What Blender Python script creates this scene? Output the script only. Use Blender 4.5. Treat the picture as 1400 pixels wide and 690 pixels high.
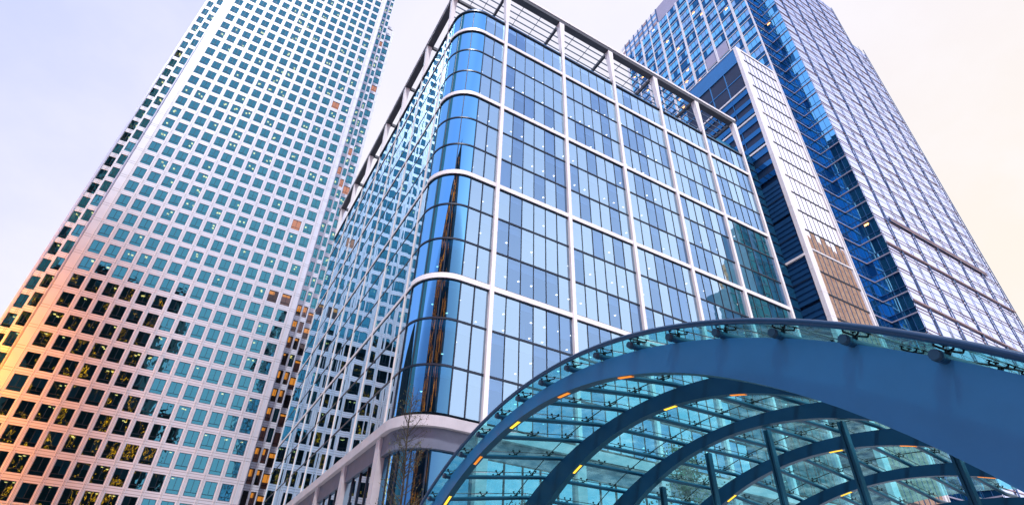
import bpy, math, random
from mathutils import Vector, Matrix

# ------------------------------------------------------------------ scene, camera, sky, sun
for o in list(bpy.data.objects):
    bpy.data.objects.remove(o)
S = bpy.context.scene
C = S.collection
H = 1.7                       # eye height; all heights below are written relative to the eye and lifted by H
rnd = random.Random(7)

cam_d = bpy.data.cameras.new("camera")
cam = bpy.data.objects.new("camera", cam_d)
C.objects.link(cam)
cam_d.sensor_width = 36.0
cam_d.lens = 767.63 * 36.0 / 1400.0
cam_d.clip_end = 5000
cam_d.clip_start = 0.05
CR = Vector((0.86172896, -0.50663946, 0.02719668))
CU = Vector((-0.31957852, -0.5003668, 0.80467548))
CF = Vector((0.39407203, 0.70210364, 0.59309165))
mw = Matrix((CR, CU, -CF)).transposed().to_4x4()
mw.translation = Vector((0, 0, H))
cam.matrix_world = mw
S.camera = cam

SUN_EL, SUN_AZ = math.radians(64), (-0.50, -0.866)       # horizontal direction towards the sun
w = bpy.data.worlds.new("World")
S.world = w
w.use_nodes = True
nt = w.node_tree
nt.nodes.clear()


def N(tree, typ, **kw):
    n = tree.nodes.new(typ)
    for k, v in kw.items():
        setattr(n, k, v)
    return n


def mth(tree, op, a, b=None, c=None, clamp=False):
    n = tree.nodes.new("ShaderNodeMath")
    n.operation = op
    n.use_clamp = clamp
    for i, x in enumerate((a, b, c)):
        if x is None:
            continue
        if isinstance(x, (int, float)):
            n.inputs[i].default_value = x
        else:
            tree.links.new(x, n.inputs[i])
    return n.outputs[0]


def mixc(tree, f, a, b, blend="MIX"):
    n = tree.nodes.new("ShaderNodeMix")
    n.data_type = "RGBA"
    n.blend_type = blend
    for s, x in ((n.inputs[0], f), (n.inputs[6], a), (n.inputs[7], b)):
        if isinstance(x, (int, float)):
            s.default_value = x
        elif isinstance(x, tuple):
            s.default_value = (*x[:3], 1)
        else:
            tree.links.new(x, s)
    return n.outputs[2]


out = N(nt, "ShaderNodeOutputWorld")
bg = N(nt, "ShaderNodeBackground")
bg.inputs[1].default_value = 0.10
sky = N(nt, "ShaderNodeTexSky", sky_type="NISHITA", sun_disc=False)
sky.sun_elevation = SUN_EL
sky.sun_rotation = math.atan2(SUN_AZ[0], SUN_AZ[1])
sky.air_density, sky.dust_density, sky.ozone_density = 1.0, 3.0, 2.0
tc = N(nt, "ShaderNodeTexCoord")
sep = N(nt, "ShaderNodeSeparateXYZ")
nt.links.new(tc.outputs["Generated"], sep.inputs[0])
X, Y, Z = sep.outputs
lav = mth(nt, "SUBTRACT", mth(nt, "MULTIPLY", Z, 0.6), X)
lav = mth(nt, "MULTIPLY", mth(nt, "SUBTRACT", lav, 0.40), 2.6, clamp=True)
warm = mth(nt, "MULTIPLY", mth(nt, "SUBTRACT", mth(nt, "SUBTRACT", X, mth(nt, "MULTIPLY", Z, 0.25)), 0.25), 2.0, clamp=True)
zen = mth(nt, "MULTIPLY", mth(nt, "SUBTRACT", Z, 0.55), 1.6, clamp=True)
col = mixc(nt, lav, (0.83, 0.81, 0.92), (0.56, 0.61, 1.0))
col = mixc(nt, warm, col, (0.90, 0.82, 0.73))
nz = N(nt, "ShaderNodeTexNoise")
nz.inputs["Scale"].default_value = 2.6
nz.inputs["Detail"].default_value = 6
nz.inputs["Roughness"].default_value = 0.6
mp = N(nt, "ShaderNodeMapping")
mp.inputs["Location"].default_value = (0.35, 0.1, 0.0)
mp.inputs["Scale"].default_value = (1, 1, 1.5)
nt.links.new(tc.outputs["Generated"], mp.inputs[0])
nt.links.new(mp.outputs[0], nz.inputs["Vector"])
cl = mth(nt, "MULTIPLY", mth(nt, "SUBTRACT", nz.outputs[0], 0.47), 4.0, clamp=True)
col = mixc(nt, mth(nt, "MULTIPLY", cl, mth(nt, "MULTIPLY_ADD", lav, -0.45, 0.65)), col, (0.92, 0.89, 0.92))
back = mth(nt, "MULTIPLY", mth(nt, "SUBTRACT", mth(nt, "MULTIPLY", Y, -1.0), 0.02), 3.2, clamp=True)
hi = mth(nt, "ADD", mth(nt, "MULTIPLY", mth(nt, "SUBTRACT", Z, 0.60), 2.6, clamp=True), mth(nt, "MULTIPLY", mth(nt, "SUBTRACT", 0.5, X), 0.8, clamp=True), clamp=True)
bcol = mixc(nt, hi, (1.45, 1.38, 1.55), (0.42, 0.56, 1.02))
col = mixc(nt, mth(nt, "MULTIPLY", back, 0.85), col, bcol)
col10 = mixc(nt, 1.0, col, (10, 10, 10), "MULTIPLY")
fin = mixc(nt, 0.90, sky.outputs[0], col10)
nt.links.new(fin, bg.inputs[0])
nt.links.new(bg.outputs[0], out.inputs[0])

sun_d = bpy.data.lights.new("sun", "SUN")
sun_d.energy = 4.0
sun_d.angle = math.radians(5)
sun_d.color = (1.0, 0.96, 0.94)
sun = bpy.data.objects.new("sun", sun_d)
C.objects.link(sun)
sd = Vector((SUN_AZ[0] * math.cos(SUN_EL), SUN_AZ[1] * math.cos(SUN_EL), math.sin(SUN_EL)))
sun.rotation_euler = sd.to_track_quat("Z", "Y").to_euler()
sun.location = sd * 400

S.render.engine = "CYCLES"
S.view_settings.view_transform = "Standard"
S.view_settings.look = "None"
S.view_settings.exposure = 0.3
S.view_settings.gamma = 1.0
S.cycles.max_bounces = 8
S.cycles.transparent_max_bounces = 24
S.cycles.glossy_bounces = 4
S.cycles.caustics_reflective = False
S.cycles.caustics_refractive = False
S.cycles.use_denoising = True
S.cycles.sample_clamp_indirect = 4.0

# ------------------------------------------------------------------ mesh helpers


class MB:
    def __init__(self):
        self.v, self.f, self.m, self.s = [], [], [], []

    def quad(self, pts, m=0, smooth=False):
        b = len(self.v)
        self.v += [tuple(p) for p in pts]
        self.f.append(tuple(range(b, b + len(pts))))
        self.m.append(m)
        self.s.append(smooth)

    def box(self, x0, x1, y0, y1, z0, z1, m=0):
        b = len(self.v)
        self.v += [(x0, y0, z0), (x1, y0, z0), (x1, y1, z0), (x0, y1, z0), (x0, y0, z1), (x1, y0, z1), (x1, y1, z1), (x0, y1, z1)]
        for q in ((0, 3, 2, 1), (4, 5, 6, 7), (0, 1, 5, 4), (1, 2, 6, 5), (2, 3, 7, 6), (3, 0, 4, 7)):
            self.f.append(tuple(b + i for i in q))
            self.m.append(m)
            self.s.append(False)

    def tube(self, pts, r, m=0, n=8, caps=True):
        pts = [Vector(p) for p in pts]
        rs = r if isinstance(r, (list, tuple)) else [r] * len(pts)
        b = len(self.v)
        ref = None
        for i, p in enumerate(pts):
            t = (pts[min(i + 1, len(pts) - 1)] - pts[max(i - 1, 0)]).normalized()
            if ref is None:
                ref = t.orthogonal().normalized()
            ref = (ref - t * ref.dot(t)).normalized()
            bi = t.cross(ref)
            for k in range(n):
                a = 2 * math.pi * k / n
                self.v.append(tuple(p + (ref * math.cos(a) + bi * math.sin(a)) * rs[i]))
        for i in range(len(pts) - 1):
            for k in range(n):
                k2 = (k + 1) % n
                self.f.append((b + i * n + k, b + i * n + k2, b + (i + 1) * n + k2, b + (i + 1) * n + k))
                self.m.append(m)
                self.s.append(n > 4)
        if caps:
            self.f.append(tuple(b + k for k in reversed(range(n))))
            self.f.append(tuple(b + (len(pts) - 1) * n + k for k in range(n)))
            self.m += [m, m]
            self.s += [False, False]

    def strip(self, A, B, m=0, smooth=False):
        """quads between two polylines sharing vertices"""
        b = len(self.v)
        n = len(A)
        self.v += [tuple(p) for p in A] + [tuple(p) for p in B]
        for i in range(n - 1):
            self.f.append((b + i, b + i + 1, b + n + i + 1, b + n + i))
            self.m.append(m)
            self.s.append(smooth)

    def sweep(self, path, n0, n1, z0, z1, m=0, smooth=False):
        """rectangular bar along a plan path of (x, y, nx, ny); n0 < n1 are offsets along the outward normal"""
        g = lambda o, z: [(x + nx * o, y + ny * o, z) for x, y, nx, ny in path]
        self.strip(g(n1, z0), g(n1, z1), m, smooth)
        self.strip(g(n1, z1), g(n0, z1), m)
        self.strip(g(n0, z0), g(n1, z0), m)
        self.strip(g(n0, z1), g(n0, z0), m)
        for e in (0, -1):
            x, y, nx, ny = path[e]
            self.quad([(x + nx * n0, y + ny * n0, z0), (x + nx * n1, y + ny * n1, z0), (x + nx * n1, y + ny * n1, z1), (x + nx * n0, y + ny * n0, z1)], m)

    def build(self, name, mats, parent=None):
        base = Vector((0, 0, 0))
        p = parent
        while p is not None:
            base += p.location
            p = p.parent
        me = bpy.data.meshes.new(name)
        me.from_pydata([(x - base.x, y - base.y, z + H - base.z) for x, y, z in self.v], [], self.f)
        mats = mats if isinstance(mats, (list, tuple)) else [mats]
        for mm in mats:
            me.materials.append(mm)
        me.polygons.foreach_set("material_index", self.m)
        me.polygons.foreach_set("use_smooth", self.s)
        me.update()
        o = bpy.data.objects.new(name, me)
        C.objects.link(o)
        if parent is not None:
            o.parent = parent
        return o


class Fr:
    """wall frame: a along the wall, n outwards, z up"""

    def __init__(self, kind, const):
        self.kind, self.const = kind, const

    def p(self, a, n, z):
        k, c = self.kind, self.const
        if k == "-y":
            return (a, c - n, z)
        if k == "+y":
            return (a, c + n, z)
        if k == "-x":
            return (c - n, a, z)
        return (c + n, a, z)

    def box(self, mb, a0, a1, n0, n1, z0, z1, m=0):
        p, q = self.p(a0, n0, z0), self.p(a1, n1, z1)
        mb.box(min(p[0], q[0]), max(p[0], q[0]), min(p[1], q[1]), max(p[1], q[1]), z0, z1, m)

    def quad(self, mb, a0, a1, n, z0, z1, m=0, tilt=0.0):
        t1, t2 = (rnd.uniform(-tilt, tilt), rnd.uniform(-tilt, tilt)) if tilt else (0, 0)
        pts = [self.p(a0, n - t1 - t2, z0), self.p(a1, n + t1 - t2, z0), self.p(a1, n + t1 + t2, z1), self.p(a0, n - t1 + t2, z1)]
        if self.kind in ("-x", "+y"):
            pts.reverse()
        mb.quad(pts, m)


def empty(name, loc, label, cat, group=None, kind=None):
    o = bpy.data.objects.new(name, None)
    o.location = loc
    o.empty_display_size = 1
    C.objects.link(o)
    o["label"] = label
    o["category"] = cat
    if group:
        o["group"] = group
    if kind:
        o["kind"] = kind
    return o


def px_size(pts):
    """how large a patch shows from the eye (for choosing which repeats are built one by one)"""
    xs, ys = [], []
    for p in pts:
        v = Vector(p)
        d = v.dot(CF)
        if d < 1:
            return 0
        xs.append(700 + 767.6 * v.dot(CR) / d)
        ys.append(345 - 767.6 * v.dot(CU) / d)
    if max(xs) < 0 or min(xs) > 1400 or max(ys) < 0 or min(ys) > 690:
        return 0
    return (max(xs) - min(xs)) * (max(ys) - min(ys))


# ------------------------------------------------------------------ materials


def new_mat(name):
    m = bpy.data.materials.new(name)
    m.use_nodes = True
    t = m.node_tree
    t.nodes.clear()
    o = t.nodes.new("ShaderNodeOutputMaterial")
    return m, t, o


def noise(t, scale, detail=3, rough=0.55, mapscale=None):
    tcn = t.nodes.new("ShaderNodeTexCoord")
    n = t.nodes.new("ShaderNodeTexNoise")
    n.inputs["Scale"].default_value = scale
    n.inputs["Detail"].default_value = detail
    n.inputs["Roughness"].default_value = rough
    if mapscale:
        mpn = t.nodes.new("ShaderNodeMapping")
        mpn.inputs["Scale"].default_value = mapscale
        t.links.new(tcn.outputs["Object"], mpn.inputs[0])
        t.links.new(mpn.outputs[0], n.inputs["Vector"])
    else:
        t.links.new(tcn.outputs["Object"], n.inputs["Vector"])
    return n.outputs[0]


def solid(name, col, rough=0.5, metal=0.0, var=0.12, scale=0.7, mapscale=None, spec=0.5, bump=0.0):
    m, t, o = new_mat(name)
    p = t.nodes.new("ShaderNodeBsdfPrincipled")
    nz_ = noise(t, scale, 5, 0.6, mapscale)
    f = mth(t, "MULTIPLY", mth(t, "SUBTRACT", nz_, 0.3), 2.0, clamp=True)
    dark = tuple(c * (1 - var) for c in col)
    light = tuple(min(1, c * (1 + var * 0.6)) for c in col)
    t.links.new(mixc(t, f, dark, light), p.inputs["Base Color"])
    p.inputs["Roughness"].default_value = rough
    p.inputs["Metallic"].default_value = metal
    p.inputs["Specular IOR Level"].default_value = spec
    if bump:
        b = t.nodes.new("ShaderNodeBump")
        b.inputs["Strength"].default_value = bump
        b.inputs["Distance"].default_value = 0.02
        t.links.new(nz_, b.inputs["Height"])
        t.links.new(b.outputs[0], p.inputs["Normal"])
    t.links.new(p.outputs[0], o.inputs[0])
    return m


def glass(name, trans, refl, r0, k=1.0, wob=0.004, wscale=0.5, rough=0.0, body=None, bodyf=0.0, ior=1.5):
    """tinted see-through pane: a mirror share growing towards grazing over a tinted clear body"""
    m, t, o = new_mat(name)
    g = t.nodes.new("ShaderNodeBsdfGlossy")
    g.inputs["Color"].default_value = (*refl, 1)
    g.inputs["Roughness"].default_value = rough
    fr = t.nodes.new("ShaderNodeFresnel")
    fr.inputs["IOR"].default_value = ior
    fac = mth(t, "MULTIPLY_ADD", fr.outputs[0], k, r0, clamp=True)
    if wob:
        nz_ = noise(t, wscale, 2, 0.5)
        b = t.nodes.new("ShaderNodeBump")
        b.inputs["Strength"].default_value = 1.0
        b.inputs["Distance"].default_value = wob / wscale
        t.links.new(nz_, b.inputs["Height"])
        t.links.new(b.outputs[0], g.inputs["Normal"])
    if trans is not None:
        tr = t.nodes.new("ShaderNodeBsdfTransparent")
        tr.inputs["Color"].default_value = (*trans, 1)
        under = tr.outputs[0]
    if body is not None:
        d = t.nodes.new("ShaderNodeBsdfDiffuse")
        d.inputs["Color"].default_value = (*body, 1)
        if trans is None:
            under = d.outputs[0]
        else:
            mx = t.nodes.new("ShaderNodeMixShader")
            mx.inputs[0].default_value = bodyf
            t.links.new(under, mx.inputs[1])
            t.links.new(d.outputs[0], mx.inputs[2])
            under = mx.outputs[0]
    mx = t.nodes.new("ShaderNodeMixShader")
    t.links.new(fac, mx.inputs[0])
    t.links.new(under, mx.inputs[1])
    t.links.new(g.outputs[0], mx.inputs[2])
    t.links.new(mx.outputs[0], o.inputs[0])
    return m


def emit(name, col, st):
    m, t, o = new_mat(name)
    e = t.nodes.new("ShaderNodeEmission")
    nz_ = noise(t, 1.3, 2)
    t.links.new(mixc(t, nz_, tuple(c * 0.75 for c in col), col), e.inputs[0])
    e.inputs[1].default_value = st
    t.links.new(e.outputs[0], o.inputs[0])
    return m


def steel_panels():
    """pale steel cladding panels with fine joints between them"""
    m, t, o = new_mat("pale_steel_cladding")
    p = t.nodes.new("ShaderNodeBsdfPrincipled")
    tcn = t.nodes.new("ShaderNodeTexCoord")
    sp = t.nodes.new("ShaderNodeSeparateXYZ")
    t.links.new(tcn.outputs["Object"], sp.inputs[0])

    def joint(src, pitch, off, wd):
        v = mth(t, "PINGPONG", mth(t, "SUBTRACT", src, off), pitch / 2)
        return mth(t, "LESS_THAN", v, wd)
    j1 = joint(sp.outputs[0], 2.8, TX0 - 0.28 - TX, 0.035)
    j3 = joint(sp.outputs[0], 2.8, TX0 - 0.52 - TX, 0.035)
    j2 = joint(sp.outputs[2], 4.03, TZ0 + H + 0.32, 0.04)
    j4 = joint(sp.outputs[2], 4.03, TZ0 + H + 0.84, 0.04)
    j = mth(t, "MAXIMUM", mth(t, "MAXIMUM", j1, j2), mth(t, "MAXIMUM", j3, j4))
    nz_ = noise(t, 0.35, 4)
    c = mixc(t, nz_, (0.53, 0.56, 0.66), (0.67, 0.70, 0.80))
    c = mixc(t, mth(t, "MULTIPLY", j, 0.80), c, (0.16, 0.15, 0.20))
    t.links.new(c, p.inputs["Base Color"])
    p.inputs["Metallic"].default_value = 0.25
    p.inputs["Roughness"].default_value = 0.38
    t.links.new(p.outputs[0], o.inputs[0])
    return m


# One tall tower's grid, used by its cladding
TW, TX, TX0, TZ0 = 118.0, 0.0, -28.2, 0.4519 * 118 - 4.03 * 12     # wall plane, origin x, first window's left edge, a row's window top
TPX, TPZ = 2.80, 4.03

M = {}
M["steel"] = steel_panels()
M["white"] = solid("white_coated_metal", (0.88, 0.85, 0.88), 0.35, 0.0, 0.10, 0.4)
M["beige"] = solid("pale_stone_band", (0.54, 0.51, 0.56), 0.45, 0.0, 0.14, 0.8)
M["dark"] = solid("dark_frame_metal", (0.018, 0.03, 0.055), 0.35, 0.4, 0.2, 1.0)
M["grey_steel"] = solid("dark_grey_beam", (0.06, 0.065, 0.085), 0.5, 0.2, 0.2, 0.6)
M["inside"] = solid("office_ceiling", (0.34, 0.42, 0.52), 0.8, 0, 0.2, 0.2)
M["inside_dark"] = solid("office_core_wall", (0.07, 0.10, 0.14), 0.8, 0, 0.4, 0.25)
M["blind"] = solid("pale_roller_blind", (0.62, 0.66, 0.78), 0.8, 0, 0.06, 0.5)
M["lamp_white"] = emit("ceiling_lamp_white", (1.0, 0.62, 0.42), 9.0)
M["lamp_warm"] = emit("ceiling_lamp_warm", (1.0, 0.36, 0.09), 9.0)
M["glassA"] = glass("blue_office_glass", (0.42, 0.64, 0.90), (0.55, 0.80, 1.0), 0.54, 1.3, 0.0022, 0.5)
M["glassA2"] = glass("blue_office_glass_deep", (0.42, 0.66, 0.92), (0.40, 0.66, 1.0), 0.38, 1.3, 0.003, 0.45)
M["glassC"] = glass("curved_corner_glass", (0.08, 0.36, 0.58), (0.20, 0.52, 0.82), 0.36, 1.3, 0.0016, 0.4)
M["glassL"] = glass("mirror_side_glass", (0.10, 0.34, 0.48), (0.48, 0.72, 0.90), 0.56, 1.3, 0.0007, 0.3)
M["glassT"] = glass("teal_window_glass", (0.14, 0.36, 0.44), (0.18, 0.66, 0.78), 0.31, 1.1, 0.010, 0.55)
M["tower_ceiling"] = solid("tower_ceiling", (0.13, 0.22, 0.30), 0.8, 0, 0.25, 0.2)

# ------------------------------------------------------------------ ground
def paving():
    m, t, o = new_mat("granite_paving")
    p = t.nodes.new("ShaderNodeBsdfPrincipled")
    br = t.nodes.new("ShaderNodeTexBrick")
    br.inputs["Scale"].default_value = 1.0
    br.inputs["Color1"].default_value = (0.38, 0.38, 0.39, 1)
    br.inputs["Color2"].default_value = (0.46, 0.45, 0.45, 1)
    br.inputs["Mortar"].default_value = (0.12, 0.12, 0.12, 1)
    br.inputs["Mortar Size"].default_value = 0.012
    br.inputs["Brick Width"].default_value = 0.9
    br.inputs["Row Height"].default_value = 0.6
    tcn = t.nodes.new("ShaderNodeTexCoord")
    t.links.new(tcn.outputs["Object"], br.inputs["Vector"])
    nz_ = noise(t, 0.15, 5)
    t.links.new(mixc(t, 0.6, br.outputs[0], mixc(t, nz_, (0.34, 0.34, 0.35), (0.46, 0.45, 0.45)), "MIX"), p.inputs["Base Color"])
    p.inputs["Roughness"].default_value = 0.7
    t.links.new(p.outputs[0], o.inputs[0])
    return m


b = MB()
b.quad([(-1500, -1500, -H), (1500, -1500, -H), (1500, 1500, -H), (-1500, 1500, -H)])
g = b.build("ground", solid("distant_ground", (0.20, 0.20, 0.20), 0.9, 0, 0.2, 0.02))
g["kind"] = "structure"
b = MB()
b.quad([(-60, -36, -H + 0.004), (68, -36, -H + 0.004), (68, 112, -H + 0.004), (-60, 112, -H + 0.004)])
g = b.build("pavement", paving())
g["kind"] = "structure"

# ------------------------------------------------------------------ the tall steel-clad tower on the left


def build_steel_tower():
    root = empty("office_tower", (0, TW, 0), "tallest pale steel office tower, gridded with small square teal windows, glowing orange at its foot", "tower")
    F = Fr("-y", TW)
    ww, wh = 2.0, 2.86
    a_lo, a_hi = -30.15, 11.75
    z_lo, z_hi = -H, 205.0
    ncol = 14
    rows = list(range(-1, 52))
    wins = []
    for r in rows:
        zt = TZ0 + r * TPZ
        for c in range(ncol):
            a0 = TX0 + c * TPX
            wins.append((a0, a0 + ww, zt - wh, zt))
    # front wall as a sheet with real openings and reveals
    wb = MB()
    RV = 0.12
    za = TZ0 + rows[0] * TPZ - wh
    zb = TZ0 + rows[-1] * TPZ
    F.quad(wb, a_lo, a_hi, 0, z_lo, za)
    F.quad(wb, a_lo, a_hi, 0, zb, z_hi + 20)
    for i, r in enumerate(rows):
        zt = TZ0 + r * TPZ
        if i + 1 < len(rows):
            F.quad(wb, a_lo, a_hi, 0, zt, zt + TPZ - wh)
        xs = [a_lo]
        for c in range(ncol):
            xs += [TX0 + c * TPX, TX0 + c * TPX + ww]
        xs.append(a_hi)
        for k in range(0, len(xs), 2):
            F.quad(wb, xs[k], xs[k + 1], 0, zt - wh, zt)
    for a0, a1, z0, z1 in wins:
        for q in ([F.p(a0, 0, z0), F.p(a1, 0, z0), F.p(a1, -RV, z0), F.p(a0, -RV, z0)],
                  [F.p(a0, 0, z1), F.p(a0, -RV, z1), F.p(a1, -RV, z1), F.p(a1, 0, z1)],
                  [F.p(a0, 0, z0), F.p(a0, -RV, z0), F.p(a0, -RV, z1), F.p(a0, 0, z1)],
                  [F.p(a1, 0, z0), F.p(a1, 0, z1), F.p(a1, -RV, z1), F.p(a1, -RV, z0)]):
            wb.quad(q)
    # returns of the projecting front bay, sides, stepped corners, roof
    for s, a in ((-1, a_lo), (1, a_hi)):
        wb.quad([(a, TW, z_lo), (a, TW + 3.0, z_lo), (a, TW + 3.0, z_hi + 20), (a, TW, z_hi + 20)])
    wb.build("front_wall", M["steel"], root)
    # pilaster ribs on the piers (pairs of slim fins that draw the vertical lines)
    rb = MB()
    for c in range(ncol + 1):
        ac = TX0 + c * TPX - (TPX - ww) / 2
        for dx in (-0.17, 0.17):
            F.box(rb, ac + dx - 0.03, ac + dx + 0.03, 0.002, 0.07, z_lo, z_hi + 20)
    rb.build("pier_fins", M["white"], root)
    # recessed corner strips
    F2 = Fr("-y", TW + 3.0)
    F3 = Fr("-y", TW + 5.2)

    def strip(F, aL, aR, cols, zmax, name, warm=False):
        s = MB()
        prev = aL
        for (c0, c1) in cols:
            F.box(s, prev, c0, -0.6, 0, z_lo, zmax)
            prev = c1
        F.box(s, prev, aR, -0.6, 0, z_lo, zmax)
        for r in rows:
            zt = TZ0 + r * TPZ
            if zt + 1.4 > zmax + 3:
                break
            for (c0, c1) in cols:
                F.box(s, c0, c1, -0.5, -0.02, zt, zt + TPZ - wh)
        s.build(name, M["steel"], root)
        out_ = []
        for r in rows:
            zt = TZ0 + r * TPZ
            if zt > zmax:
                break
            for (c0, c1) in cols:
                out_.append((F, c0, c1, zt - wh, zt, warm))
        return out_
    allw = [(F, *q, False) for q in wins]
    # right hand notch: two slim columns, then one wide column whose roof steps down
    allw += strip(F2, 11.75, 14.85, [(12.25, 13.25), (13.65, 14.65)], 225.0, "corner_wall", True)
    allw += strip(F3, 14.85, 17.75, [(15.25, 17.0)], 1.496 * 121, "corner_wall", True)
    allw += strip(F2, -33.1, -30.15, [(-32.75, -31.35), (-30.95, -30.35)], 225.0, "corner_wall")
    fb = MB()
    F2.box(fb, -31.27, -31.12, 0.002, 0.3, z_lo, 224)
    F3.box(fb, -35.61, -35.2, 0.002, 0.12, z_lo, 224)  # bluish reflection of the side glazing put into this strip's colour
    F2.box(fb, -31.05, -30.97, 0.002, 0.3, z_lo, 224)
    fb.build("corner_fin", M["blue_steel"], root)
    allw += strip(F3, -35.6, -33.1, [(-35.1, -33.45)], 225.0, "corner_wall")
    side = MB()
    side.box(-35.38, 14.83, TW + 14.0, TW + 58, z_lo, 224, 0)
    side.box(14.83, 17.7, TW + 14.0, TW + 58, z_lo, 1.496 * 121, 0)
    side.box(-35.4, -35.0, TW + 5.6, TW + 15, z_lo, 224.5, 0)
    side.box(17.3, 17.75, TW + 5.6, TW + 15, z_lo, 1.496 * 121 + .2, 0)
    side.box(14.5, 14.84, TW + 3.6, TW + 15, z_lo, 224.8, 0)
    side.build("side_wall", M["steel"], root)
    rf = MB()
    rf.box(-35.3, 14.7, TW + 0.5, TW + 58, 224, 226)
    apex = (-9, TW + 29, 258)
    base = [(-33, TW + 4, 226), (12, TW + 4, 226), (12, TW + 55, 226), (-33, TW + 55, 226)]
    for i in range(4):
        rf.quad([base[i], base[(i + 1) % 4], apex])
    rf.build("roof", M["steel"], root)
    # windows: frame, mullion, pane, blinds; largest 100 one by one, the rest as one field
    allw.sort(key=lambda q: -px_size([q[0].p(q[1], 0, q[3]), q[0].p(q[2], 0, q[4])]))

    def win(mb, q):
        Fq, a0, a1, z0, z1, warm = q
        extra = []                            # blinds, lamps and painted warm reflections behind the pane: (name, corner points, material)
        n = -0.08 if Fq is F else -0.14
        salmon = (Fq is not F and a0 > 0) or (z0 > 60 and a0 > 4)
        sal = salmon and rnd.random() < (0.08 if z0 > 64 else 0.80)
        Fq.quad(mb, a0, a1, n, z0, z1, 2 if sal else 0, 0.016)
        f = 0.07
        Fq.box(mb, a0, a0 + f, n - .03, n + .06, z0, z1, 1)
        Fq.box(mb, a1 - f, a1, n - .03, n + .06, z0, z1, 1)
        Fq.box(mb, a0 + f, a1 - f, n - .03, n + .06, z0, z0 + f, 1)
        Fq.box(mb, a0 + f, a1 - f, n - .03, n + .06, z1 - f, z1, 1)
        Fq.box(mb, a0 + f, a1 - f, n - .03, n + .05, z0 + .61, z0 + .69, 1)
        am = (a0 + a1) / 2
        Fq.box(mb, am - .035, am + .035, n - .03, n + .05, z0 + .69, z1 - f, 1)

        def sheet(name, b0, b1, dn, za, zb_, mat):
            extra.append((name, [Fq.p(b0, n - dn, za), Fq.p(b1, n - dn, za), Fq.p(b1, n - dn, zb_), Fq.p(b0, n - dn, zb_)], mat))
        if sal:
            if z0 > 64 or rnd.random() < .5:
                sheet("warm_reflection_sheet", a0 + f, a1 - f, 0.16, z0 + .05, z1 - f, M["salmon"] if z0 > 64 else M["brown"])  # sheet stands in for the warm reflection in the glass
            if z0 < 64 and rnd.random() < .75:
                sheet("amber_reflection", a0 + f, rnd.uniform(am, a1 - f), 0.15, z1 - rnd.uniform(.5, 1.7), z1 - f - .1, M["amber"])  # glowing patch in place of an amber reflection
        elif rnd.random() < 0.36:             # blinds, one or both halves, to different heights
            for (b0, b1) in ((a0 + f, am - .03), (am + .03, a1 - f)):
                if rnd.random() < 0.65:
                    hh = rnd.choice((1.0, 1.0, 0.7, 0.45))
                    sheet("blind", b0, b1, 0.14, z1 - f - hh * (wh - .75), z1 - f, M["blind"])
        elif rnd.random() < 0.42:             # warm ceiling lamps seen inside
            for _ in range(rnd.choice((1, 2, 2))):
                xx = rnd.uniform(a0 + .15, a1 - .5)
                dd = rnd.uniform(0.6, 1.9)
                p0, p1 = Fq.p(xx, -dd, 0), Fq.p(xx + .38, -dd - .6, 0)
                zz = z1 - .03
                extra.append(("ceiling_lamp", [(p0[0], p0[1], zz), (p1[0], p0[1], zz), (p1[0], p1[1], zz), (p0[0], p1[1], zz)], M["lamp_warm"]))
        return extra
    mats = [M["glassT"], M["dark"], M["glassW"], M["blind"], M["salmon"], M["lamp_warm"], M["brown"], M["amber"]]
    for q in allw[:100]:
        mb = MB()
        ex = win(mb, q)
        wo = mb.build("window", mats[:3], root)
        for nm, pts, mat in ex:
            sb = MB()
            sb.quad(pts)
            sb.build(nm, mat, wo)
    mb = MB()
    for q in allw[100:]:
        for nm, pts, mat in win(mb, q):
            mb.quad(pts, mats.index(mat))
    o = mb.build("window_field", mats, root)
    o["kind"] = "stuff"
    # ceilings and the core behind the windows
    ib = MB()
    for r in rows:
        zt = TZ0 + r * TPZ
        ib.box(a_lo + .1, a_hi - .1, TW + RV + .10, TW + 7, zt + .02, zt + 1.3, 0)
        for (x0, x1, y0) in ((-33.0, a_lo, TW + 3.7), (a_hi, 14.4, TW + 3.7)):
            ib.box(x0, x1, y0, TW + 7, zt + .02, zt + 1.3, 0)
        if zt < 1.49 * 121:
            ib.box(14.9, 17.2, TW + 5.9, TW + 9, zt + .02, zt + 1.3, 0)
        ib.box(-35.2, -33.1, TW + 5.9, TW + 9, zt + .02, zt + 1.3, 0)
    ib.box(-33.0, 14.4, TW + 7.0, TW + 7.4, z_lo, 222, 1)
    ib.box(14.9, 17.2, TW + 9.0, TW + 9.4, z_lo, 180, 1)
    ib.box(-35.2, -33.1, TW + 9.0, TW + 9.4, z_lo, 222, 1)
    ib.build("office_floors", [M["tower_ceiling"], M["inside_dark"]], root)


M["blue_steel"] = solid("blue_grey_fin", (0.50, 0.54, 0.74), 0.35, 0.3, 0.1, 0.4)
M["salmon"] = emit("orange_reflection_glow", (1.0, 0.45, 0.28), 0.62)  # orange reflection painted as a faint glow behind the panes
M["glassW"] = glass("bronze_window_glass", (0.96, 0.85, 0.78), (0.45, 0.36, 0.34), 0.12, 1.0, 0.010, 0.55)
M["amber"] = emit("amber_reflection_glow", (1.0, 0.42, 0.06), 0.7)  # amber reflection of the corner panes, painted as a glow
M["brown"] = solid("brown_spandrel", (0.42, 0.28, 0.29), 0.4, 0.2, 0.2, 0.5)
build_steel_tower()

# ------------------------------------------------------------------ the glass office building with the rounded corner
AU, AW, AR = 13.0, 37.7, 3.2
A_END_U, A_END_W = 64.0, 96.5
FLH = 4.13
BANDS = [14.6, 27.0, 39.4, 51.8, 64.2]
A_TOP = 68.4


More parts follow.
